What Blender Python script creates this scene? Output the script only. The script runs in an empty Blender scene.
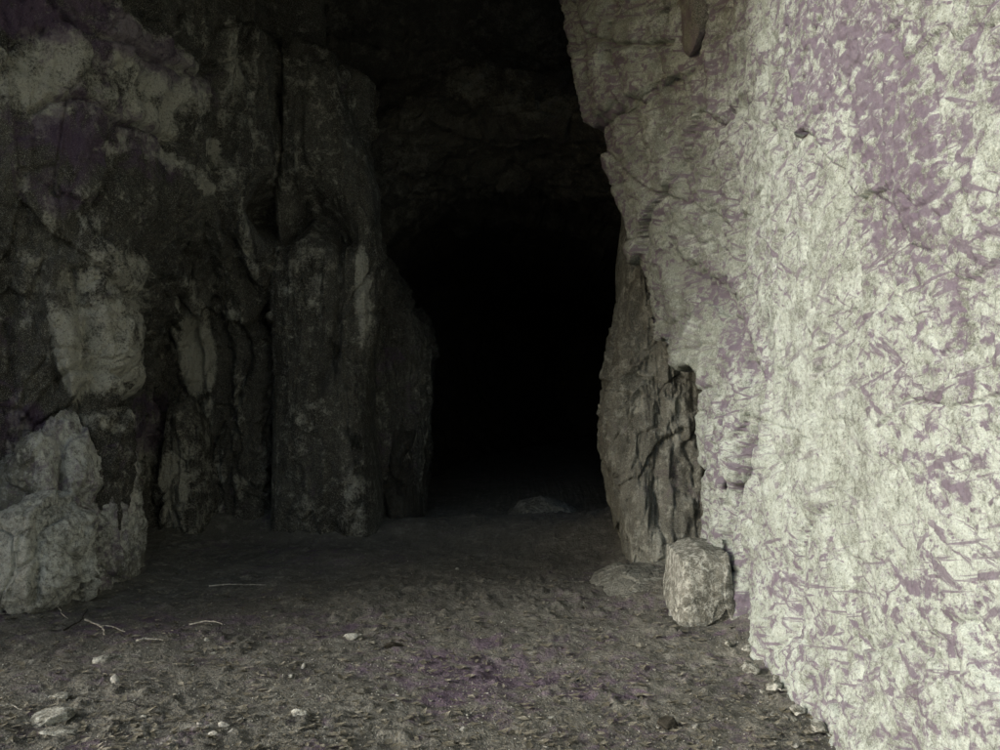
import bpy, math, random
import numpy as np
f4 = np.float32
random.seed(7); rng = np.random.default_rng(7)
scn = bpy.context.scene
col = scn.collection
FX = 866.0; CZ = 1.5                       # focal length in photo pixels, eye height

def P(px, py, D):                          # author-time helper: where a point of the photo stands at distance D
    return ((px-500)/FX*D, D, CZ-(py-375)/FX*D)

# ------------------------------------------------------------------ noise
def hsh(ix, iy, iz, seed):
    n = (ix.astype(np.uint32)*np.uint32(0x8da6b343)) ^ (iy.astype(np.uint32)*np.uint32(0xd8163841)) ^ (iz.astype(np.uint32)*np.uint32(0xcb1ab31f))
    n = n + np.uint32((seed*0x9e3779b9) & 0xffffffff)
    n ^= n >> np.uint32(13); n *= np.uint32(0x5bd1e995); n ^= n >> np.uint32(15)
    n *= np.uint32(0x27d4eb2d); n ^= n >> np.uint32(14)
    return n
def h01(n): return (n & np.uint32(0xffffff)).astype(f4)/f4(16777216)
def vnoise(q, seed):
    i = np.floor(q).astype(np.int64).astype(np.int32); f = (q-i).astype(f4)
    w = f*f*f*(f*(f*6-15)+10)
    out = 0
    for dx in (0,1):
        wx = w[...,0] if dx else 1-w[...,0]
        for dy in (0,1):
            wy = w[...,1] if dy else 1-w[...,1]
            for dz in (0,1):
                wz = w[...,2] if dz else 1-w[...,2]
                out = out + wx*wy*wz*h01(hsh(i[...,0]+dx, i[...,1]+dy, i[...,2]+dz, seed))
    return out*2-1
def fbm(p, freq, octs=4, gain=.5, seed=0, st=(1,1,1), ridged=False):
    q = (p*np.array(st, f4)*f4(freq)).astype(f4)+f4(100.3+seed*7.7)
    a = 1.0; s = 0; t = 0
    for k in range(octs):
        n = vnoise(q, seed+k*13)
        if ridged: n = 1-2*np.abs(n)
        s = s+a*n; t += a; a *= gain; q = q*f4(2.03)+f4(17.1)
    return s/t
def facets(p, freq, seed=0, st=(1,1,1), tilt=.6):
    """height of broken rock facets, and closeness to a joint between two facets"""
    q = (p*np.array(st, f4)*f4(freq)).astype(f4)+f4(50.5)
    b = np.floor(q-.5).astype(np.int32)
    best = np.full(q.shape[:-1], 9., f4); sec = best.copy(); h = np.zeros_like(best)
    for dx in (0,1):
        for dy in (0,1):
            for dz in (0,1):
                cx, cy, cz = b[...,0]+dx, b[...,1]+dy, b[...,2]+dz
                n = hsh(cx, cy, cz, seed)
                r1 = h01(n); r2 = h01(n*np.uint32(2654435761)>>np.uint32(3)); r3 = h01(n*np.uint32(40503)>>np.uint32(2))
                ex = q[...,0]-(cx+.5+(r1-.5)*.8); ey = q[...,1]-(cy+.5+(r2-.5)*.8); ez = q[...,2]-(cz+.5+(r3-.5)*.8)
                d = ex*ex+ey*ey+ez*ez
                hh = ((r2-.5)*ex+(r3-.5)*ey+(r1-.5)*ez)*2*tilt+(r1+r3-1)*.6
                m = d < best
                sec = np.where(m, best, np.minimum(sec, d)); h = np.where(m, hh, h); best = np.where(m, d, best)
    return h, np.sqrt(sec)-np.sqrt(best)
def ss(x, a, b):
    t = np.clip((x-a)/(b-a), 0, 1); return t*t*(3-2*t)
def polyd(u, v, pts):                      # distance to a polyline
    d = np.full(u.shape, 99., f4)
    for (a, b), (c, e) in zip(pts[:-1], pts[1:]):
        dx, dy = c-a, e-b; L = dx*dx+dy*dy+1e-9
        t = np.clip(((u-a)*dx+(v-b)*dy)/L, 0, 1)
        d = np.minimum(d, np.hypot(u-a-t*dx, v-b-t*dy))
    return d

# ------------------------------------------------------------------ mesh helpers
def mesh(name, V, F, mat, attrs=None, origin=(0,0,0), parent=None, smooth=True):
    V = np.asarray(V, f4)-np.array(origin, f4); F = np.asarray(F, np.int32)
    me = bpy.data.meshes.new(name)
    me.vertices.add(len(V)); me.vertices.foreach_set('co', V.ravel())
    k = F.shape[1]
    me.loops.add(F.size); me.loops.foreach_set('vertex_index', F.ravel())
    me.polygons.add(len(F)); me.polygons.foreach_set('loop_start', np.arange(0, F.size, k, dtype=np.int32))
    me.polygons.foreach_set('loop_total', np.full(len(F), k, np.int32))
    me.polygons.foreach_set('use_smooth', np.full(len(F), smooth))
    me.update(calc_edges=True)
    for a, vals in (attrs or {}).items():
        at = me.attributes.new(a, 'FLOAT', 'POINT'); at.data.foreach_set('value', np.asarray(vals, f4).ravel())
    me.materials.append(mat)
    o = bpy.data.objects.new(name, me); col.objects.link(o); o.location = origin
    if parent: o.parent = parent
    return o
def gridfaces(nu, nv, flip=False):
    i = np.arange(nu*nv).reshape(nu, nv)
    q = np.stack([i[:-1,:-1], i[1:,:-1], i[1:,1:], i[:-1,1:]], -1).reshape(-1,4)
    return q[:, ::-1] if flip else q
def gnorm(B, flip):
    n = np.cross(np.gradient(B, axis=0), np.gradient(B, axis=1))
    n /= np.linalg.norm(n, axis=-1, keepdims=True)+1e-9
    return (-n if flip else n).astype(f4)
def crom(pts, wts, n):                     # smooth path through control points, wts = share of samples per span
    pts = np.array(pts, float); wts = np.array(wts, float); wts /= wts.sum()
    cum = np.concatenate([[0], np.cumsum(wts)])
    t = np.interp(np.linspace(0,1,n), cum, np.arange(len(pts)))
    k = np.clip(t.astype(int), 0, len(pts)-2); f = (t-k)[:,None]
    g = lambda j: pts[np.clip(j, 0, len(pts)-1)]
    a, b, c, d = g(k-1), g(k), g(k+1), g(k+2)
    # low tension keeps the corners of the rock
    m1, m2 = (c-a)*.35, (d-b)*.35
    return (2*f**3-3*f**2+1)*b+(f**3-2*f**2+f)*m1+(-2*f**3+3*f**2)*c+(f**3-f**2)*m2
def tag(o, label=None, cat=None, group=None, kind=None):
    if label: o['label'] = label
    if cat: o['category'] = cat
    if group: o['group'] = group
    if kind: o['kind'] = kind
    return o

# ------------------------------------------------------------------ materials
def rockmat(name, dark, mid, pale, stain=(.20,.15,.22), bump=.5, streak=True, scale=1.0, stainy=False, rough=.9, mott=.55, speck=.5):
    m = bpy.data.materials.new(name); m.use_nodes = True
    nt = m.node_tree; N = nt.nodes; L = nt.links
    bs = N['Principled BSDF']; bs.inputs['Roughness'].default_value = rough; bs.inputs['Specular IOR Level'].default_value = .25
    geo = N.new('ShaderNodeNewGeometry')
    def mapping(sc):
        q = N.new('ShaderNodeMapping'); q.inputs['Scale'].default_value = sc; L.new(geo.outputs['Position'], q.inputs['Vector']); return q.outputs['Vector']
    def noise(vec, s, det=6, rough=.6, dist=0):
        n = N.new('ShaderNodeTexNoise'); n.inputs['Scale'].default_value = s*scale; n.inputs['Detail'].default_value = det
        n.inputs['Roughness'].default_value = rough; n.inputs['Distortion'].default_value = dist
        L.new(vec, n.inputs['Vector']); return n.outputs['Fac']
    def rng_(x, a, b, c=0, d=1):
        r = N.new('ShaderNodeMapRange'); r.clamp = True
        for i, v in zip(('From Min','From Max','To Min','To Max'), (a,b,c,d)): r.inputs[i].default_value = v
        L.new(x, r.inputs['Value']); return r.outputs['Result']
    def mth(op, a, b=None):
        r = N.new('ShaderNodeMath'); r.operation = op
        for k, v in enumerate((a, b)):
            if v is None: continue
            if isinstance(v, (int, float)): r.inputs[k].default_value = v
            else: L.new(v, r.inputs[k])
        return r.outputs[0]
    def mix(f, a, b, bt='MIX'):
        r = N.new('ShaderNodeMix'); r.data_type = 'RGBA'; r.blend_type = bt
        if isinstance(f, (int,float)): r.inputs[0].default_value = f
        else: L.new(f, r.inputs[0])
        for k, v in ((6,a),(7,b)):
            if isinstance(v, tuple): r.inputs[k].default_value = (*v,1)
            else: L.new(v, r.inputs[k])
        return r.outputs[2]
    def attr(nm):
        a = N.new('ShaderNodeAttribute'); a.attribute_name = nm; return a.outputs['Fac']
    p1 = mapping((1,1,1)); pv = mapping((1.6,1.6,.35)) if streak else p1
    n1 = noise(pv, 2.2, 5, .65, .4); n2 = noise(p1, 9, 5, .7, .3); n3 = noise(p1, 55, 3, .7); n4 = noise(p1, 190, 1, .6)
    c = mix(rng_(n1,.38,.66), dark, mid)
    c = mix(mth('MULTIPLY', rng_(n2,.50,.72), mott), c, pale)
    # placed pale deposits and painted light and shade, with ragged edges
    pa = mth('ADD', attr('pale'), mth('MULTIPLY', mth('SUBTRACT', n2, .5), 2.2))
    pa = mth('ADD', pa, mth('MULTIPLY', mth('SUBTRACT', n3, .5), 1.0))
    pm = rng_(pa, .28, .85)
    c = mix(pm, c, pale)
    # dark pits and speckle
    sp = rng_(n3, .34, .46, 1, 0)
    c = mix(mth('MULTIPLY', sp, speck), c, tuple(x*.45 for x in dark))
    c = mix(mth('MULTIPLY', rng_(n4,.36,.46,1,0), .30), c, tuple(x*.6 for x in dark))
    c = mix(mth('MULTIPLY', rng_(n4,.54,.70), .5), c, tuple(min(1,x*1.25) for x in pale))
    # violet mineral stain: ragged patches and short strokes
    sd = attr('stain')
    if stainy:
        sv = mapping((1,.55,1.0)); b1 = noise(sv, 20, 4, .60, .5)
        strokes = []
        for rot, sc3, th in ((22,(1,4.2,28),.59), (-14,(1,3.0,36),.595), (-38,(1,7,24),.60)):
            sl = N.new('ShaderNodeMapping'); sl.vector_type = 'TEXTURE'; sl.inputs['Rotation'].default_value = (math.radians(rot),0,0)
            sl.inputs['Scale'].default_value = tuple(1/v for v in sc3)
            L.new(geo.outputs['Position'], sl.inputs['Vector'])
            strokes.append(rng_(noise(sl.outputs['Vector'], 1, 3, .55, .3), th, th+.06))
        line = mth('MAXIMUM', strokes[0], mth('MAXIMUM', strokes[1], strokes[2]))
        line = mth('MULTIPLY', line, rng_(sd, -.15, .25))
        blob = rng_(mth('ADD', mth('ADD', mth('MULTIPLY', mth('SUBTRACT', b1, .5), 3.2), mth('MULTIPLY', mth('SUBTRACT', n3, .5), 1.3)), sd), .44, .80)
        sm = mth('MAXIMUM', mth('MULTIPLY', blob, .88), mth('MULTIPLY', line, .82))
    else:
        b1 = noise(p1, 5, 6, .65, .8)
        sm = mth('MULTIPLY', rng_(mth('ADD', mth('MULTIPLY', mth('SUBTRACT', b1, .5), 2.2), sd), .5, .85), .65)
    c = mix(sm, c, stain)
    L.new(c, bs.inputs['Base Color'])
    hgt = mth('ADD', mth('MULTIPLY', n2, 1.0), mth('ADD', mth('MULTIPLY', n3, .38), mth('MULTIPLY', n4, .10)))
    vo = N.new('ShaderNodeTexVoronoi'); vo.feature = 'F1'; vo.inputs['Scale'].default_value = 26*scale; vo.inputs['Randomness'].default_value = 1
    dv = N.new('ShaderNodeVectorMath'); dv.operation = 'ADD'
    nn = N.new('ShaderNodeTexNoise'); nn.inputs['Scale'].default_value = 9; L.new(geo.outputs['Position'], nn.inputs['Vector'])
    sc_ = N.new('ShaderNodeVectorMath'); sc_.operation = 'SCALE'; sc_.inputs['Scale'].default_value = .25; L.new(nn.outputs['Color'], sc_.inputs[0])
    L.new(geo.outputs['Position'], dv.inputs[0]); L.new(sc_.outputs[0], dv.inputs[1]); L.new(dv.outputs[0], vo.inputs['Vector'])
    hgt = mth('ADD', hgt, mth('MULTIPLY', vo.outputs['Distance'], .22))
    bp = N.new('ShaderNodeBump'); bp.inputs['Strength'].default_value = bump; bp.inputs['Distance'].default_value = .045
    L.new(hgt, bp.inputs['Height']); L.new(bp.outputs['Normal'], bs.inputs['Normal'])
    return m

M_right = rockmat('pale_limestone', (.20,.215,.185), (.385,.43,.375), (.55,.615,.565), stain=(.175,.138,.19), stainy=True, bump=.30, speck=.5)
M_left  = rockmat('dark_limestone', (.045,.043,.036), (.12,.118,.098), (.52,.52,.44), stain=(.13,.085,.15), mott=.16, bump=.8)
M_butt  = rockmat('olive_limestone', (.13,.132,.112), (.26,.265,.228), (.50,.52,.46), stain=(.18,.14,.18), bump=.6)
M_dark  = rockmat('shaded_limestone', (.035,.033,.028), (.075,.072,.06), (.15,.15,.125), stain=(.06,.045,.07), mott=.2, bump=.8, streak=False)  # darker copy of the limestone, with the shade of vault and tunnel painted in
M_floor = rockmat('earth_floor', (.125,.123,.106), (.20,.198,.168), (.36,.36,.315), stain=(.15,.10,.165), bump=.6, streak=False, scale=1.3, speck=.4, rough=1)
M_stone = rockmat('grey_stone', (.10,.10,.08), (.25,.25,.21), (.72,.74,.67), stain=(.20,.15,.22), bump=.5, streak=False, scale=2.5)
M_white = rockmat('white_pebble_stone', (.30,.30,.27), (.44,.44,.40), (.64,.64,.58), bump=.3, streak=False, scale=3)
M_twig  = rockmat('bleached_wood', (.20,.19,.15), (.5,.49,.42), (.72,.71,.64), bump=.3, streak=False, scale=6)
M_bark  = rockmat('dark_bark', (.03,.028,.02), (.05,.045,.035), (.09,.085,.07), bump=.3, streak=False, scale=6)
M_leaf  = rockmat('dry_leaf', (.10,.09,.06), (.22,.21,.16), (.50,.48,.40), bump=.2, streak=False, scale=5)

def rockdisp(Q, amp=1.0, seed=0, st=(1,1,1)):
    """generic broken-rock relief in metres"""
    W = Q+np.stack([fbm(Q, 1.3, 3, seed=seed+k*5) for k in (1,2,3)], -1)*f4(.22)
    h1, e1 = facets(W, 1.3, seed, st); h2, e2 = facets(W, 3.6, seed+3, st); h3, e3 = facets(W, 9.5, seed+5, st)
    d = .085*h1+.040*h2+.014*h3
    d = d-.05*ss(.10-e1, 0, .10)*ss(fbm(Q,.9,2,seed=seed+9),-.1,.3)-.018*ss(.10-e2, 0, .1)
    d = d+.05*fbm(Q, 1.1, 6, .55, seed+20, st)+.012*fbm(Q, 9, 4, .6, seed+31, ridged=True)
    return d*amp

# ------------------------------------------------------------------ RIGHT WALL
def wp(px, py):                            # photo point -> (y, z) on the right wall
    y = FX*1.45/(px-500); return (y, CZ-(py-375)/FX*y)
ze = [-.5, 1.87, 2.40, 2.83, 3.15, 3.42, 3.50, 3.74, 3.97, 4.29, 4.44, 5.2, 8]
xe = [1.20,1.18, 1.10, .98,  .88,  .82,  .66,  .60,  .54,  .48,  .44,  .25,-.3]
def build_right():
    ys = np.concatenate([np.linspace(-7, 1.8, 50, endpoint=False), 1/np.linspace(1/1.8, 1/6.8, 600)])
    th = np.linspace(0, 1, 40)[1:]
    zs = np.concatenate([np.linspace(-.4, 4.4, 620), np.linspace(4.4, 9, 40)[1:]])
    Y, Z = np.meshgrid(ys, zs, indexing='ij')
    X0 = 1.47+.05*np.sin(Y*1.1+.6)-.10*ss(Z, 2.2, 5)+.35*ss(-Y, 0, 6)
    edge = np.interp(zs, ze, xe)[None,:]
    k = ss(Y, 4.9, 6.8)**1.15
    X = X0*(1-k)+edge*k
    zc = 1.52+(Y-5.9)*.39+.04*np.sin(Y*14)
    below = ss(zc-Z, 0, .035)
    X = np.where(Y > 5.3, X*(1-below)+(1.40+.9*ss(Y, 5.84, 5.95))*below, X)
    # strip standing proud, hollow beside it
    X -= .05*ss(Y,4.98,5.12)*ss(1.9-Z,0,.3)
    dh = polyd(Y, Z, [wp(700,262), wp(722,300), wp(748,350), wp(764,395), wp(752,440), wp(745,500), wp(752,560), wp(757,640)])
    X += .10*np.exp(-(dh/.085)**2)
    dr = polyd(Y, Z, [wp(680,240), wp(712,285), wp(735,330), wp(768,380), wp(775,460)])
    X -= .05*np.exp(-(dr/.07)**2)
    # foot of the wall spreads a little
    X -= .10*ss(.5-Z, 0, .6)*ss(Y,2,3.5)
    B = np.stack([X, Y, Z], -1)
    dh = np.concatenate([dh, np.full((39, dh.shape[1]), 9.)], 0)
    # lip: turns away to the right behind the edge
    lx = B[-1][None]+np.stack([th**1.5*3.5, .55*np.sin(th*1.57), th*0], -1)[:,None,:]
    B = np.concatenate([B, lx], 0).astype(f4)
    n = gnorm(B, False)
    if n[250,250,0] > 0: n = -n
    Y, Z = B[...,1], B[...,2]
    d = rockdisp(B, .5, 11, (1,.8,.6))*(1+.9*ss(Y,4.2,5.5)); d += .035*fbm(B,5,5,.6,91,(1,1,.6),ridged=True)*ss(Y,4,5.2)
    fl = fbm(B, 3.2, 5, .55, 77, (1,1.2,.28)); d += .030*fl*ss(Y,2.5,4.5)+.008*fbm(B, 26, 3, .6, 90, ridged=True)
    # drapery flutes on the strip and the upper edge
    d += .03*np.sin(Y*22+3*fbm(B,1.5,2,seed=4))*ss(Y,4.9,5.4)*.5
    for pts, w, dep in [
        ([wp(718,0), wp(712,60), wp(720,110), wp(715,170)], .016, .045),
        ([wp(690,-10), wp(695,35), wp(703,46), wp(718,42)], .018, .07),
        ([wp(640,-5), wp(643,60), wp(648,95), wp(662,120), wp(668,150)], .03, .06),
        
        ([wp(908,194), wp(915,202), wp(920,203), wp(926,211)], .006, .03),
        ([wp(883,260), wp(893,288), wp(910,308), wp(921,322)], .005, .018),
        ([wp(770,420), wp(790,428), wp(820,440)], .006, .02),
        ([wp(800,-10), wp(806,60), wp(798,130), wp(815,220), wp(808,300)], .010, .028),
        ([wp(850,330), wp(846,420), wp(862,500), wp(855,600), wp(868,690)], .008, .028),
        ([wp(795,480), wp(792,560), wp(806,610), wp(815,668)], .012, .035),
        ([wp(1000,390), wp(950,410), wp(915,400), wp(880,430)], .006, .02),
        ([wp(940,560), wp(935,640), wp(950,750)], .006, .022),
        ([wp(690,150), wp(700,190), wp(730,230)], .02, .04),
        ([wp(858,742), wp(862,715), wp(850,700)], .012, .05),
        ([wp(725,385), wp(715,395), wp(706,372)], .02, .03)]:
        dd = polyd(Y+.02*fbm(B,6,3,seed=5), Z+.02*fbm(B,7,3,seed=6), pts)
        d -= dep*np.exp(-(dd/w)**2)
    # slab that stays proud below the long crack
    V = B+n*d[...,None]
    stain = .28+.50*fbm(B,1.3,4,.6,seed=44)
    def sp(px,py,rx,ry,a):
        y,z = wp(px,py); sy = abs(wp(px-rx,py)[0]-wp(px+rx,py)[0])/2; sz = ry/FX*y
        return a*np.exp(-(((Y-y)/sy)**2+((Z-z)/sz)**2))
    stain = stain+sp(930,130,85,150,.44)+sp(880,70,45,80,.25)+sp(905,215,50,60,.30)+sp(845,60,60,80,.35)+sp(650,200,45,60,.35)+sp(610,120,30,60,.2)+sp(950,330,40,60,.2)+sp(722,285,12,26,.5)+sp(742,330,12,30,.6)+sp(700,262,10,12,.25)+sp(765,370,10,25,.45)
    stain = stain+sp(945,490,30,20,.45)+sp(930,590,50,30,.35)+sp(780,580,30,16,.4)+sp(745,600,16,14,.4)+sp(935,650,40,50,.25)+sp(690,95,22,40,.15)
    stain = stain-sp(860,480,80,90,.25)-sp(770,150,30,60,.1)-sp(650,400,60,150,.1)
    pale = .46+.15*ss(Z,2.2,.4)*ss(Y,5.0,4.2)-.40*ss(Y,5.4,6.6)+.55*fbm(B,1.3,5,.6,seed=60,st=(1,.8,.6))-.5*np.exp(-(dh/.09)**2)*ss(Z,.7,1.0)  # darker rock colour paints the hollow's shade and the light's falloff with depth
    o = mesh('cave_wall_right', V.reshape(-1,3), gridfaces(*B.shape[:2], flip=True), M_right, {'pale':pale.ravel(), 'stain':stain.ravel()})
    tag(o, 'pale rough limestone wall with violet stains filling the right side of the cave', kind='structure')
build_right()

# ------------------------------------------------------------------ LEFT WALL
def gauss(X, Z, px, py, rx, ry, D, a=1, rot=0):
    x, _, z = P(px, py, D); s = D/FX; c, n = math.cos(math.radians(rot)), math.sin(math.radians(rot))
    u = (X-x)*c+(Z-z)*n; v = -(X-x)*n+(Z-z)*c
    q = np.sqrt((u/(rx*s))**2+(v/(ry*s))**2)
    return a*(1-ss(q, .65, 1.35))
def build_left():
    A = [(-16,1.5),(-7,3.0),(-4.5,4.0),(-4.2,4.5),(-3.95,5.2),(-3.3,5.75),(-2.85,5.95),(-2.78,6.3),(-3.15,7.3),(-3.15,8.0),(-2.75,8.2),(-2.3,8.25),(-2.18,8.6),(-2.0,8.4),(-1.4,8.35),(-1.15,8.6),(-.92,8.7),(-.80,9.0),(-.80,9.6),(-1.0,11)]  # unseen outer jamb of the wall is shaped to block the sun
    C = [(-16,1.5),(-7,3.0),(-4.5,3.9),(-4.2,4.4),(-3.9,5.0),(-3.25,5.5),(-2.8,5.8),(-2.65,6.1),(-2.6,6.7),(-2.5,7.1),(-2.3,7.4),(-2.05,7.6),(-2.05,8.1),(-1.9,8.1),(-1.5,8.2),(-1.3,8.5),(-1.28,8.8),(-1.3,9.2),(-1.3,9.7),(-1.4,11)]
    wt = [1,1.2,1.2,1,1.2,3.6,3.2,1.6,2.4,2,2.8,3,1.6,1.6,3,2.4,2.2,1,.6]
    nu = 680; a = crom(A, wt, nu); c = crom(C, wt, nu)
    zs = np.concatenate([np.linspace(-.4, 5.4, 500), np.linspace(5.4, 10, 24)[1:]])
    w = ss(zs, 1.7, 3.0)[None,:,None]
    XY = a[:,None,:]*(1-w)+c[:,None,:]*w
    B = np.concatenate([XY, np.broadcast_to(zs[None,:,None], (nu,len(zs),1))], -1).astype(f4)
    n = gnorm(B, False)
    if n[nu//3, 300, 1] > 0: n = -n
    X, Z = B[...,0].copy(), B[...,2]
    d = rockdisp(B, 1.25, 31, (1.1,1.1,.55))+.05*fbm(B,5,5,.6,75,(1,1,.5))
    d += .06*fbm(B, 2.6, 5, .55, 71, (1.3,1.3,.22), ridged=True)+.02*fbm(B, 9, 4, .6, 73, (1.2,1.2,.4), ridged=True)
    cr = lambda D, *pp: [(P(x,y,D)[0], P(x,y,D)[2]) for x, y in pp]
    for pts, wd, dep in [
        (cr(6.0,(85,40),(100,48),(120,40),(138,22),(145,5)), .020, .09),
        (cr(6.0,(15,60),(28,35),(38,18)), .03, .08),
        (cr(6.3,(80,142),(92,130),(110,123),(122,122),(132,134),(145,122)), .020, .09),
        (cr(7.2,(172,62),(185,57),(200,62),(215,58)), .02, .06),
        (cr(5.9,(80,92),(83,108),(72,118)), .012, .03),
        (cr(7.9,(262,0),(258,60),(248,120),(240,180),(244,260),(262,330),(266,430),(262,520)), .05, .14),
        (cr(8.1,(282,222),(300,205),(322,210),(338,222)), .17, .5),
        (cr(8.1,(192,300),(196,380),(192,440),(200,520)), .05, .12),
        (cr(7.9,(235,150),(230,220),(215,300),(222,400),(225,500)), .03, .07),
        (cr(6.6,(96,320),(104,350),(106,385)), .02, .06),
        (cr(6.9,(142,320),(146,360),(150,405)), .02, .07),
        (cr(6.6,(70,250),(75,290),(78,320)), .05, .08)]:
        dd = polyd(X+.04*fbm(B,4,3,seed=5), Z+.03*fbm(B,5,3,seed=6), pts)
        d -= dep*np.exp(-(dd/wd)**2)
    # knobs and shields that stand out
    d += gauss(X,Z,142,58,22,32,6.3,.07)+.06*fbm(B,2.4,5,.65,78,(1.2,1.2,.7),ridged=True)*ss(-X,1.8,2.4)+gauss(X,Z,118,350,22,45,6.6,.10,6)+gauss(X,Z,107,288,12,20,6.5,.07)
    d += gauss(X,Z,137,290,10,40,6.7,.08)+gauss(X,Z,232,78,10,55,7.4,.07)
    d -= 1.0*ss(Z,4.35,4.9)*ss(X,-2.15,-1.85)
    pale = .06+.22*fbm(B,1.4,4,.6,seed=61)+.42*np.clip(fbm(B,3.2,4,.65,seed=64,st=(1,1,.55)),-.6,.6)
    for g in [(75,85,50,45,5.9,.5),(45,125,30,30,5.9,.3),(142,58,20,30,6.3,.7),(116,350,20,42,6.4,.95,5),(90,360,9,50,6.2,.8,12),(107,290,9,16,6.4,.7),
              (137,288,10,34,6.6,.55),(153,365,6,42,6.8,.45),(44,185,7,20,5.9,.45),(62,218,5,20,5.9,.45),(145,125,14,12,6.5,.4),(165,162,9,8,6.8,.55),
              (188,178,14,9,7.0,.6),(206,152,6,22,7.2,.6),(205,188,8,7,7.2,.6),(220,142,5,8,7.3,.5),(124,164,6,6,6.3,.45),(137,158,6,9,6.4,.4),
              (232,78,10,46,7.4,.5),(195,42,8,8,7.2,.4),(225,180,8,40,7.5,.3),(224,472,9,9,8.2,.5),(240,485,9,12,8.2,.4),(222,304,12,5,7.7,.5),(238,400,10,50,8.2,.35),
              (110,420,14,12,6.1,.4),(140,440,14,30,7.4,.4),(262,90,6,60,7.8,.3),(265,260,5,50,8.2,.35),(35,290,10,40,5.9,.3),(18,470,10,80,5.8,.5)]:
        px,py,rx,ry,D,am = g[:6]; am *= 1.15; r = g[6] if len(g) > 6 else 0
        pale = pale+gauss(X,Z,px,py,rx,ry,D,am,r)
    stk = fbm(B,4.5,4,.6,seed=66,st=(1.6,1.6,.22)); brk = np.clip(.95+1.3*fbm(B,4,4,.6,seed=67,st=(1.2,1.2,.5)),.3,1.4)
    pale = np.where(pale>.3, .3+(pale-.3)*brk, pale)+.45*np.clip(stk,-.5,.6)
    stain = .24+.40*fbm(B,1.3,4,.6,seed=45)+gauss(X,Z,60,25,80,30,5.8,.6)+gauss(X,Z,55,175,40,50,5.9,.3)+gauss(X,Z,35,440,35,40,5.9,.6)+gauss(X,Z,150,160,40,30,6.6,.3)
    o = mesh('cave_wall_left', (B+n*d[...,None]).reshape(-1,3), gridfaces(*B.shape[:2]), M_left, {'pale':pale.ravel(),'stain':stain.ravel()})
    tag(o, 'dark fluted limestone wall with pale patches on the left of the cave', kind='structure')
build_left()

# ------------------------------------------------------------------ CEILING AND LINTEL
def build_ceiling():
    prof = [(15,3.0),(11,3.35),(9.6,3.5),(9.1,3.68),(8.8,3.9),(8.65,4.2),(8.7,4.5),(8.95,4.8),(9.0,5.1),(8.7,5.5),(7.6,5.5),(5.2,5.3),(3.6,4.9),(3.15,5.0),(2.9,5.8),(2.7,10)]
    wt = [1,1.2,2,3,4,4,3,3,2,2,1.5,1.5,1.2,1,1.5]
    pr = crom(prof, wt, 300); xs = np.linspace(-5.2, 3.2, 460)
    B = np.zeros((300, 460, 3), f4); B[...,0] = xs[None]
    B[...,1] = pr[:,0][:,None]; B[...,2] = pr[:,1][:,None]
    inn = ss(B[...,1], 8.0, 8.6)*ss(5.0-B[...,2], 0, .3)
    B[...,2] -= inn*(.42*np.clip(-(xs[None]+.1),0,3)**2+.22*np.clip(xs[None]-.2,0,3)**1.5)
    n = gnorm(B, False)
    if n[86,215,1] > 0: n = -n
    d = rockdisp(B, 1.5, 51, (.8,1,1))+.05*fbm(B,3.5,5,.6,72,ridged=True)
    pale = .22+.5*fbm(B,1.6,5,.65,seed=62)+gauss(B[...,0],B[...,2],510,95,75,22,8.7,.4,-14)+gauss(B[...,0],B[...,2],540,45,30,30,9,.3)
    stain = .2+.3*fbm(B,1.1,3,seed=46)
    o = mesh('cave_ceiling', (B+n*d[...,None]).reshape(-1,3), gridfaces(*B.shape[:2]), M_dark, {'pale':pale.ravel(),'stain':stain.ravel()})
    tag(o, 'dark rock vault and brow over the tunnel opening', kind='structure')
build_ceiling()

# ------------------------------------------------------------------ TUNNEL
def build_tunnel():
    nu, nv = 160, 220
    t = np.linspace(0,1,nu)[:,None]; a = np.linspace(0, 2*np.pi, nv)[None]
    y = 8.9+t*11; cx = .05+2.8*t**2; r = 1+.0*t
    sx = np.sign(np.cos(a))*np.abs(np.cos(a))**.75*1.75*(1-.25*t); sz = np.sign(np.sin(a))*np.abs(np.sin(a))**.8*2.15*(1-.3*t)
    B = np.stack([cx+sx+y*0, y+0*a, 1.75-.2*t+sz+0*y], -1).astype(f4)
    n = gnorm(B, False)
    if np.sum(n[60, :, 2]*(B[60,:,2]-1.7)) > 0: n = -n
    d = rockdisp(B, 1.5, 81)
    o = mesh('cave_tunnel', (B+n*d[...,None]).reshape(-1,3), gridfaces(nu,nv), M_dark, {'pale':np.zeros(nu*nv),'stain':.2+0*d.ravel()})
    e = mesh('tunnel_end', [(0,19.5,-1),(6,19.5,-1),(6,19.5,5),(0,19.5,5)], [(0,1,2,3)], M_dark)
    tag(o, 'unlit tunnel running back into the rock', kind='structure'); tag(e, kind='structure')
build_tunnel()

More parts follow.
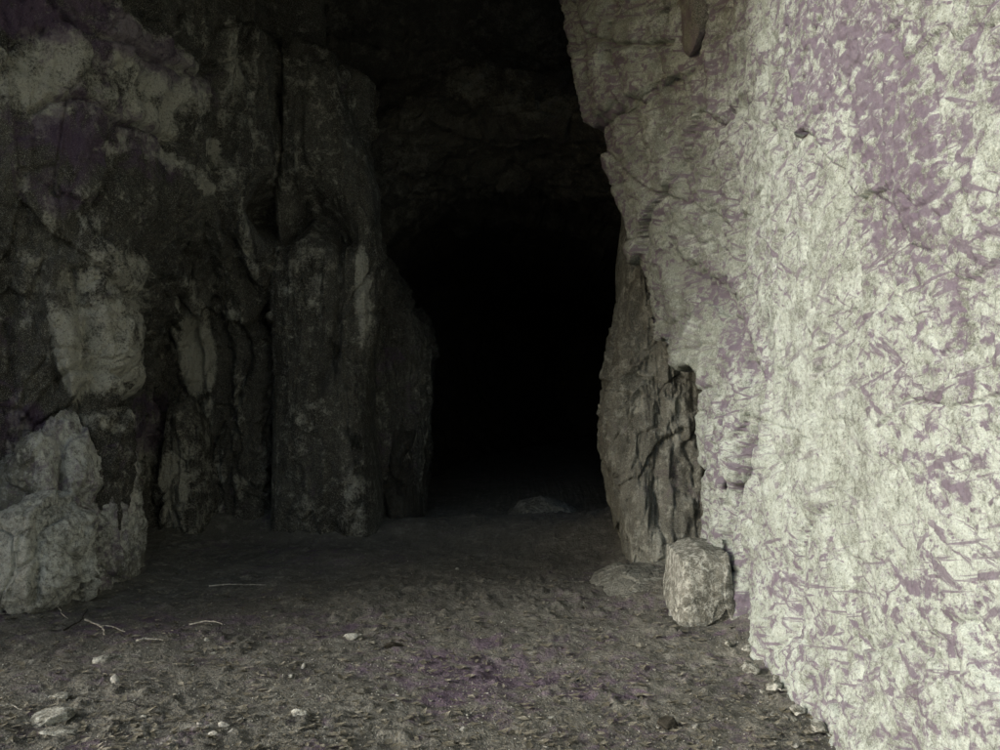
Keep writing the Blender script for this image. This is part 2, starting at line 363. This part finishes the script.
# ------------------------------------------------------------------ FLOOR
def floorz(x, y):
    x = np.asarray(x, f4); y = np.asarray(y, f4)
    Q = np.stack([x, y, x*0], -1)
    z = .05*fbm(Q,.55,3,seed=101)+.035*fbm(Q,2.1,4,seed=102)
    near = ss(-np.hypot(x, y-5), -14, -7)
    z = z*near
    z = z+.16*np.exp(-((y-8.3)/.55)**2)*ss(-np.abs(x),-2.2,-1)*(.5+.5*ss(x,-1.2,1))
    z = z+.22*ss(x,.75,1.25)*ss(y,5.2,5.8)*ss(8.6-y,0,.6)*.5
    z = z+.30*ss(y,7.6,8.6)*ss(-x,1.0,2.0)+.10*ss(-x,2.2,3)*ss(y,4.5,5.6)
    z = z+.12*ss(x,1.15,1.55)*ss(y,3.8,5.0)*ss(6.5-y,0,1)
    z = z+.16*np.exp(-(((x-.85)/.5)**2+((y-7.6)/.4)**2))
    z = z+.10*ss(y,9,11)+.07*np.exp(-(((x-1.15)/.45)**2+((y-4.85)/.35)**2))+.06*np.exp(-(((x-.95)/.5)**2+((y-5.6)/.4)**2))
    return z
def build_floor():
    xs = np.concatenate([[-60,-30,-15,-9,-6], np.linspace(-4.4,2.4,540), [3,5,9,15,30,60]])
    yv = np.concatenate([[-60,-30,-15,-8,-4,-2,0,1], 1/np.linspace(1/1.8,1/10.5,520), [11,12,14,17,21,30,60]])
    X, Y = np.meshgrid(xs, yv, indexing='ij')
    z = floorz(X, Y)
    Q = np.stack([X,Y,0*X],-1).astype(f4)
    near = ss(-np.hypot(X, Y-5), -8, -5)
    h1, e1 = facets(Q, 4.5, 5); h2, e2 = facets(Q, 13, 6)
    z = z+near*(.010*h1*ss(fbm(Q,1.0,2,seed=7),-.2,.3)+.0065*h2+.012*fbm(Q,8,5,.6,seed=103,ridged=True)+.006*fbm(Q,34,3,.6,seed=104))
    # clods
    cl = fbm(Q, 13, 4, .6, seed=107); z = z+near*.021*ss(cl,.15,.5)*ss(fbm(Q,1.6,2,seed=108),-.4,.3)
    pale = .15+.3*fbm(Q,1.7,4,.6,seed=63)
    stain = .32+.5*fbm(Q,1.1,4,.6,seed=47)+.33*np.exp(-(((X+.15)/.6)**2+((Y-4.4)/.6)**2))+.3*np.exp(-(((X+2)/.7)**2+((Y-4.6)/.6)**2))
    o = mesh('ground', np.stack([X,Y,z],-1).reshape(-1,3), gridfaces(*X.shape), M_floor, {'pale':pale.ravel(),'stain':stain.ravel()})
    tag(o, 'uneven trodden earth floor of the cave', kind='structure')
build_floor()

# ------------------------------------------------------------------ ROCKS THAT STAND BY THEMSELVES
def lump(name, label, cat, poly, D, thick, mat, n=90, seed=0, amp=.7, pale=.3, stain=.2, st=(1,1,.6), lean=0., group=None, flute=0., spots=(), cut=(), p=3.):
    W = np.array([P(x,y,D) for x, y in poly]); cx, cz = W[:,0].mean(), W[:,2].mean()
    # outline as radius over angle
    pts = np.concatenate([W[:,[0,2]], W[:1,[0,2]]]); seg = []
    for a, b in zip(pts[:-1], pts[1:]): seg.append(a+(b-a)*np.linspace(0,1,40,endpoint=False)[:,None])
    seg = np.concatenate(seg); c0 = (seg.max(0)+seg.min(0))/2; cx, cz = c0
    ang = np.arctan2(seg[:,1]-cz, seg[:,0]-cx); rad = np.hypot(seg[:,0]-cx, seg[:,1]-cz); o_ = np.argsort(ang)
    # cube sphere
    V = []; F = []; g = np.linspace(-1,1,n)
    for ax in range(3):
        for s in (-1,1):
            u, v = np.meshgrid(g, g, indexing='ij'); c3 = np.zeros((n,n,3)); c3[...,ax] = s; c3[...,(ax+1)%3] = u*s; c3[...,(ax+2)%3] = v
            F.append(gridfaces(n,n)+len(V)*n*n); V.append(c3.reshape(-1,3))
    V = np.concatenate(V); F = np.concatenate(F)
    V = np.tan(V*math.pi/4*.98)/math.tan(math.pi/4*.98)
    V /= (np.abs(V)**p).sum(1, keepdims=True)**(1/p)
    rr = np.hypot(V[:,0], V[:,2]); ph = np.arctan2(V[:,2], V[:,0])
    R = np.interp(ph, ang[o_], rad[o_], period=2*np.pi)
    prof = rr*(np.abs(np.cos(ph))**p+np.abs(np.sin(ph))**p)**(1/p)
    yy = V[:,1]
    X = cx+np.cos(ph)*R*prof; Z = cz+np.sin(ph)*R*prof; Y = D+thick*.5+yy*thick*.5+lean*(Z-W[:,2].min())
    B = np.stack([X,Y,Z],-1).astype(f4)
    nn = np.stack([V[:,0]*np.abs(V[:,0])**(p-2), V[:,1]*np.abs(V[:,1])**(p-2), V[:,2]*np.abs(V[:,2])**(p-2)],-1); nn /= np.linalg.norm(nn,axis=1,keepdims=True)+1e-6
    d = rockdisp(B, amp, seed, st)
    if flute: d = d+flute*fbm(B,4,4,.55,seed+2,(1.5,1.5,.2),ridged=True)
    for pp, wd, dep in cut:
        dd = polyd(X+.02*fbm(B,5,2,seed=5), Z+.02*fbm(B,5,2,seed=6), [(P(a,b,D)[0],P(a,b,D)[2]) for a,b in pp]); d = d-dep*np.exp(-(dd/wd)**2)
    V = B+nn*d[:,None]
    pa = pale+.25*fbm(B,2,4,.6,seed=seed+60)
    for s in spots: pa = pa+gauss(X,Z,*s)
    sa = stain+.3*fbm(B,1.4,3,seed=seed+45)
    # weld cube edges
    key = np.round(B*20000).astype(np.int64); _, idx, inv = np.unique(key, axis=0, return_index=True, return_inverse=True)
    inv = inv.ravel(); F = inv[F]; V = V[idx]; pa = pa[idx]; sa = sa[idx]
    o = mesh(name, V, F, mat, {'pale':pa,'stain':sa}, origin=(float(cx), float(D+thick*.5), float(V[:,2].min())))
    return tag(o, label, cat, group)

lump('rock_buttress', 'tall rounded olive rock buttress standing between the tunnel and the pale wall', 'rock',
     [(665,120),(700,120),(770,220),(800,330),(800,560),(780,612),(650,612),(640,590),(636,560),(632,535),(627,500),(623,460),(624,430),(630,395),(640,350),(650,318),(652,290),(652,240),(662,180)],
     6.2, 1.3, M_butt, n=180, p=3.5, seed=3, amp=1.1, pale=.25, stain=.2, flute=.10, lean=.38,
     cut=[([(668,450),(664,500),(672,560)],.012,.03)], spots=[(650,405,10,14,6.25,.5),(690,420,10,30,6.25,.35),(660,560,20,25,6.25,.2)])
lump('rock_block', 'small pale squared rock block at the foot of the bright wall', 'rock',
     [(687,568),(712,560),(736,562),(740,600),(746,650),(747,700),(676,700),(680,650),(684,610)],
     4.98, .6, M_stone, n=110, p=8, seed=77, amp=.30, pale=.30, stain=.12, lean=.12)
lump('rock_ledge', 'low flat earthy ledge below the tall rock buttress', 'rock',
     [(612,604),(640,594),(690,590),(720,596),(720,660),(650,660),(606,660),(592,625)], 5.55, 1.1, M_butt, n=90, p=3.5, seed=8, amp=.5, pale=.1, stain=.1)
lump('boulder', 'tall pale stained boulder at the foot of the left wall', 'boulder',
     [(-90,500),(-50,480),(0,466),(24,428),(44,418),(60,440),(72,482),(82,535),(88,605),(40,625),(-10,625),(-70,610)],
     5.6, 1.1, M_stone, n=170, p=3.5, seed=14, amp=1.5, pale=.2, stain=.45, flute=.07, spots=[(55,470,22,40,5.6,.35),(70,540,20,40,5.6,.3),(40,440,12,20,5.6,.3)],
     cut=[([(50,440),(56,480),(50,520),(60,560)],.03,.10),([(88,500),(100,560),(112,600)],.02,.06)])
lump('boulder', 'low bright broken boulder in front of the tall left boulder', 'boulder',
     [(-50,560),(-20,530),(10,518),(30,520),(40,545),(46,572),(54,592),(38,612),(0,618),(-50,615)],
     5.15, .7, M_stone, n=120, p=3.5, seed=41, amp=1.5, pale=.6, stain=.3, flute=.03, cut=[([(28,520),(36,560),(30,600)],.02,.06)])
lump('rock_pillar', 'narrow pointed rock pillar with a pale foot left of the alcove', 'rock pillar',
     [(172,400),(186,410),(193,440),(198,490),(200,535),(204,570),(150,575),(150,500),(156,450),(162,414)],
     7.7, .7, M_left, n=100, p=3.5, seed=17, amp=1.0, pale=.3, stain=.15, flute=.05, spots=[(172,490,14,45,7.7,.6)])
lump('rock_pillar', 'dim broad rock pillar with a black niche beside the tunnel', 'rock pillar',
     [(275,20),(325,40),(350,120),(372,180),(372,285),(366,350),(366,430),(374,500),(378,580),(320,590),(262,580),(264,480),(266,380),(264,300),(266,200),(272,130)],
     7.85, .9, M_left, n=190, p=3.5, seed=19, amp=1.05, pale=.16, stain=.15, flute=.07, spots=[(360,290,6,48,7.85,.75),(352,500,14,35,7.85,.35),(310,430,30,30,7.85,.15),(310,280,30,40,7.85,.12)],  # narrow pale spot on the edge paints a highlight into the rock
     cut=[([(285,218),(305,202),(325,212),(338,225)],.17,.5),([(338,225),(342,300),(338,350),(318,390)],.04,.10)])
lump('rock_pillar', 'darkest rough pillar forming the left edge of the tunnel opening', 'rock pillar',
     [(376,360),(394,355),(406,380),(412,405),(416,440),(416,480),(420,535),(422,580),(360,580),(356,480),(356,410),(360,370)],
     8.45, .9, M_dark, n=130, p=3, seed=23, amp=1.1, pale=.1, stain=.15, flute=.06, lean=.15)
lump('rubble_heap', 'low dark heap of rubble on the floor inside the tunnel', 'rubble',
     [(508,528),(520,508),(545,502),(570,510),(590,524),(612,530),(625,548),(610,560),(510,560)], 8.75, .9, M_butt, n=80, p=3.0, seed=29, amp=1.1, pale=0, stain=.1)
lump('rock_slab', 'violet tinged slab hanging at the top of the pale wall', 'rock',
     [(686,-30),(722,-30),(719,30),(706,42),(697,45),(690,25)], 5.4, .6, M_butt, n=70, p=3.0, seed=37, amp=.35, pale=-.1, stain=.7)

# ------------------------------------------------------------------ THINGS LYING ON THE FLOOR
_gx = np.linspace(-5,3,401); _gy = np.linspace(1,12,551)
_FZ = floorz(*np.meshgrid(_gx,_gy,indexing='ij'))
def fz(x, y):
    i = min(max((x+5)/8*400,0),399.99); j = min(max((y-1)/11*550,0),549.99); a,b = int(i),int(j); u,v = i-a,j-b
    return float((1-u)*((1-v)*_FZ[a,b]+v*_FZ[a,b+1])+u*((1-v)*_FZ[a+1,b]+v*_FZ[a+1,b+1]))
def fpos(px, py):                          # floor point under a photo pixel
    D = 1.5*FX/max(py-375, 1)
    for _ in range(8):
        x = (px-500)/FX*D; z = fz(x, D); D = (CZ-z)*FX/(py-375)
    return ((px-500)/FX*D, D, fz((px-500)/FX*D, D))
def pebble_mesh(name, sx, sy, sz, seed, mat, n=9):
    r = np.random.default_rng(seed); g = np.linspace(-1,1,n); V = []; F = []
    for ax in range(3):
        for s in (-1,1):
            u, v = np.meshgrid(g,g,indexing='ij'); p = np.zeros((n,n,3)); p[...,ax]=s; p[...,(ax+1)%3]=u*s; p[...,(ax+2)%3]=v
            F.append(gridfaces(n,n)+len(V)*n*n); V.append(p.reshape(-1,3))
    V = np.concatenate(V); F = np.concatenate(F); V /= np.linalg.norm(V,axis=1,keepdims=True)
    for _ in range(9):                     # chip with random planes
        q = r.normal(size=3); q /= np.linalg.norm(q); k = r.uniform(.45,.85); e = V@q-k; V = V-np.where(e>0,e,0)[:,None]*q*.92
    V = V*(1+.10*fbm((V+seed).astype(f4),2.2,3,seed=seed)[:,None])
    key = np.round(V*5000).astype(np.int64); _, idx, inv = np.unique(key,axis=0,return_index=True,return_inverse=True)
    F = inv.ravel()[F]; V = V[idx]*np.array([sx,sy,sz]); V[:,2] -= V[:,2].min()+sz*.35
    return mesh(name, V, F, mat, {'pale':np.full(len(V),.4),'stain':np.full(len(V),0.)})
def place(o, px, py, rz=0, dz=0):
    x,y,z = fpos(px,py); o.location = (x,y,z+dz); o.rotation_euler = (random.uniform(-.15,.15), random.uniform(-.15,.15), rz); return o

def stone(px, py, s, lab, mat=M_stone, asp=(1,.8,.5), seed=1, rz=0, dz=0, group=None, cat='stone', name='stone'):
    o = pebble_mesh(name, s*asp[0], s*asp[1], s*asp[2], seed, mat, 22); place(o, px, py, rz, dz); return tag(o, lab, cat, group)
stone(108, 660, .07, 'flat greyish stone with a dark undercut edge below the bent white twig', asp=(1.1,.8,.35), seed=3, rz=.6)
stone(48, 722, .085, 'flat pale stone in the bottom left corner of the floor', asp=(1.3,.9,.4), seed=4, rz=.2)
stone(62, 700, .05, 'small angular grey stone behind the corner stones', seed=5)
stone(58, 735, .075, 'broad low stone overlapping the frame edge at bottom left', asp=(1.2,.8,.35), seed=6, rz=-.3)
stone(115, 684, .032, 'little pale upright stone right of the corner stones', M_white, asp=(.8,.7,1), seed=8)
stone(668, 729, .045, 'dark round hollow stone beside white crumbs on the right of the floor', M_bark, asp=(1,.9,.8), seed=9)
for k,(px,py,s) in enumerate([(663,734,.016),(673,731,.015),(658,728,.010),(680,729,.012)]):
    stone(px,py,s,'white crumb of stone clustered around the dark hollow stone',M_white,seed=30+k,group='white crumbs by the dark stone',name='stone_crumb',cat='pebble')
for k,(px,py,s) in enumerate([(200,725,.022),(207,730,.026),(216,721,.02),(224,727,.03),(232,733,.026),(240,722,.022),(214,736,.03),(246,719,.014),(228,718,.018)]):
    stone(px,py,s,'white broken stone in the pile at the bottom edge of the floor',M_white,seed=50+k,group='white stones piled at the bottom edge',name='white_stone',rz=k)
stone(303, 669, .018, 'solitary upright white pebble on the left half of the floor', M_white, asp=(.7,.7,1.2), seed=11, name='pebble', cat='pebble')
stone(354, 640, .05, 'half buried dark stone in the middle left of the floor', M_stone, asp=(1.3,.8,.5), seed=12)
stone(393, 648, .05, 'low dark stone lying in a hollow near the centre of the floor', M_bark, asp=(1.2,.8,.5), seed=13, rz=.4)
stone(300, 716, .04, 'dark sharp edged stone with a pale top in the lower left floor', M_stone, asp=(1.3,.7,.5), seed=15)
# scattered pebbles
protos = [pebble_mesh('pebble', 1, .8, .6, 200+k, m, 9) for k, m in enumerate([M_white,M_stone,M_stone,M_white,M_stone])]
spots = []
while len(spots) < 120:
    px = random.uniform(-10, 850); py = 560+190*random.random()**.8
    x,y,z = fpos(px,py)
    if x > 1.28 or (px < 125 and py < 625) or (px>640 and py<650): continue
    spots.append((px,py))
for i,(px,py) in enumerate(spots):
    k = i if i < 5 else random.choice([0,1,1,2,2,2,3,4,4])
    o = protos[k] if i < 5 else protos[k].copy()
    if i >= 5: col.objects.link(o)
    s = random.choice([.005,.006,.007,.008,.010,.012,.019]); o.scale = (s*random.uniform(.8,1.5),s,s*random.uniform(.7,1.1)); place(o,px,py,random.uniform(0,6.3),s*.2)
    tag(o, 'small loose pebble scattered on the earth floor', 'pebble', 'pebbles scattered over the floor')

for k,(px,py,s) in enumerate([(768,655,.030),(776,664,.018),(788,672,.04),(797,681,.022),(806,684,.014),(812,690,.034),(820,701,.02),(826,712,.028),(832,722,.016),(838,731,.036),(772,668,.012),(800,694,.013),(818,716,.012),(757,650,.02)]):
    stone(px-20-k%3*9,py+4,s*1.25,'broken stone lying along the foot of the bright wall',dz=.022,mat=M_stone,asp=(1.1,.8,.6),seed=80+k,rz=k*1.3,group='stones along the foot of the bright wall',name='fallen_stone')

def twig(name, pts, r, mat, lab, cat='twig', branches=()):
    def tube(pp):
        pp = np.array(pp); n = 22; q = crom(pp, np.ones(len(pp)-1), n); V=[]; F=[]
        q = q+np.cumsum(np.random.default_rng(int(abs(pp[0][0])*999)).normal(0,.0035,(n,3))*[1,1,.5],0)*np.sin(np.linspace(0,3.1,n))[:,None]
        for i in range(n):
            t = q[min(i+1,n-1)]-q[max(i-1,0)]; t /= np.linalg.norm(t); a = np.cross(t,[0,0,1]); a /= np.linalg.norm(a)+1e-6; b = np.cross(t,a)
            rr = r*.72*(1-.6*i/n)*(1+.3*math.sin(i*2.7+pp[0][0]*9))
            for j in range(7): V.append(q[i]+rr*(math.cos(j*.8976)*a+math.sin(j*.8976)*b))
        for i in range(n-1):
            for j in range(7): F.append((i*7+j,i*7+(j+1)%7,(i+1)*7+(j+1)%7,(i+1)*7+j))
        return V, F
    V, F = tube(pts)
    for b in branches:
        v, f = tube(b); F += [tuple(k+len(V) for k in g) for g in f]; V += v
    c = pts[0]
    o = mesh(name, V, F, mat, {'pale':np.full(len(V),.5),'stain':np.zeros(len(V))}, origin=tuple(c)); return tag(o, lab, cat)
def fp(px,py,h=.01):
    x,y,z = fpos(px,py); return (x,y,z+h+.012)
twig('twig', [fp(85,625,.02),fp(97,630,.02),fp(108,631,.015),fp(125,636,.012)], .0075, M_twig, 'bent bleached twig lying below the left boulder', branches=[[fp(97,630,.02),fp(101,635,.02),fp(103,640,.01)]])
twig('twig', [fp(50,604,.07),fp(56,611,.04),fp(62,618,.02),fp(68,622,.01)], .006, M_twig, 'thin pale twig leaning against the left boulder')
twig('twig', [fp(64,634,.01),fp(74,630,.015),fp(84,622,.02),(fp(88,616,.03))], .008, M_bark, 'short dark twig crossing beside the bent bleached twig')
twig('twig', [fp(209,589),fp(230,588,.015),fp(245,587),fp(266,588)], .0075, M_twig, 'long pale stick lying flat in front of the alcove')
twig('twig', [fp(190,628),fp(205,627,.015),fp(222,629)], .007, M_twig, 'short pale stick lying nearer than the long stick')
twig('twig', [fp(136,645),fp(148,644,.012),fp(163,644)], .010, M_twig, 'chunky broken pale stick left of the short stick')
twig('twig', [fp(776,695,.012),fp(785,694,.02),fp(798,693,.015)], .006, M_white, 'white sliver of wood on the floor near the bright wall')
twig('twig', [fp(185,660),fp(192,672),fp(190,690)], .003, M_bark, 'hair thin dark root on the lower left floor')
twig('twig', [fp(-12,716,.02),fp(5,712,.03),fp(22,714,.01)], .006, M_twig, 'pale twig poking in from the left edge of the frame')

# leaf litter and grit: nobody could count it
def litter():
    V=[];F=[]
    for i in range(2600):
        px = random.uniform(-20,840); py = 556+200*random.random()**.75
        x,y,z = fpos(px,py)
        if x > 1.35: continue
        l = random.uniform(.008,.034); w = l*random.uniform(.25,.6); a = random.uniform(0,6.3); c,s = math.cos(a),math.sin(a)
        u = random.uniform(-.3,.6)*l; k = len(V); zz = z+.012+random.uniform(0,.008)
        for (p,q,h) in ((-l,0,u*.3),(0,-w,0),(l,0,u),(0,w,.3*w),(0,0,-.2*w)):
            V.append((x+p*c-q*s, y+p*s+q*c, zz+h))
        F += [(k,k+1,k+4),(k+1,k+2,k+4),(k+2,k+3,k+4),(k+3,k,k+4)]
    o = mesh('leaf_litter', V, F, M_leaf, {'pale':np.random.default_rng(3).uniform(-.2,.7,len(V)),'stain':np.zeros(len(V))})
    tag(o,'dry leaf fragments strewn over the earth floor',kind='stuff')
    V=[];F=[]
    base=[(1,0,0),(-1,0,0),(0,1,0),(0,-1,0),(0,0,.8),(0,0,-.6)]
    for i in range(5000):
        px = random.uniform(-20,850); py = 550+205*random.random()**.7
        x,y,z = fpos(px,py)
        if x > 1.38: continue
        s = random.uniform(.002,.0065); a=random.uniform(0,6.3); c,d=math.cos(a)*s,math.sin(a)*s; k=len(V)
        for p,q,h in base: V.append((x+p*c-q*d*.7, y+p*d+q*c*.7, z+.008+h*s))
        F += [(k,k+2,k+4),(k+2,k+1,k+4),(k+1,k+3,k+4),(k+3,k,k+4),(k+2,k,k+5),(k+1,k+2,k+5),(k+3,k+1,k+5),(k,k+3,k+5)]
    o = mesh('gravel', V, F, M_stone, {'pale':np.random.default_rng(4).uniform(-.2,.8,len(V)),'stain':np.zeros(len(V))}, smooth=False)
    tag(o,'fine grit strewn over the earth floor',kind='stuff')
litter()

# ------------------------------------------------------------------ LIGHT
SUN_EL, SUN_AZ = 21.0, -112.0              # azimuth the light comes from, clockwise from +Y (behind and left)
el, az = math.radians(SUN_EL), math.radians(SUN_AZ)
sd = bpy.data.lights.new('sun','SUN'); sd.energy = 2.55; sd.angle = math.radians(19); sd.color = (1,.99,.975)
so = bpy.data.objects.new('sun', sd); col.objects.link(so)
from mathutils import Vector
dirn = Vector((math.sin(az)*math.cos(el), math.cos(az)*math.cos(el), math.sin(el)))
so.rotation_euler = dirn.to_track_quat('Z','Y').to_euler()
w = bpy.data.worlds.new('World'); scn.world = w; w.use_nodes = True
nt = w.node_tree; sk = nt.nodes.new('ShaderNodeTexSky'); sk.sky_type = 'NISHITA'; sk.sun_disc = False
sk.sun_elevation = el; sk.sun_rotation = az; sk.dust_density = 3; sk.ozone_density = .6
bg = nt.nodes['Background']; bg.inputs['Strength'].default_value = .12; nt.links.new(sk.outputs[0], bg.inputs['Color'])

# ------------------------------------------------------------------ CAMERA
cd = bpy.data.cameras.new('camera'); cam = bpy.data.objects.new('camera', cd); col.objects.link(cam); scn.camera = cam
cam.location = (0,0,CZ); cam.rotation_euler = (math.radians(90),0,0); cd.sensor_width = 36; cd.lens = 36*FX/1000; cd.clip_end = 500; cd.clip_start = .05
scn.view_settings.view_transform = 'Standard'; scn.view_settings.look = 'None'; scn.view_settings.exposure = 0; scn.view_settings.gamma = 1
scn.cycles.use_denoising = True; scn.cycles.max_bounces = 5; scn.cycles.diffuse_bounces = 3; scn.cycles.use_adaptive_sampling = True; scn.cycles.adaptive_threshold = .03
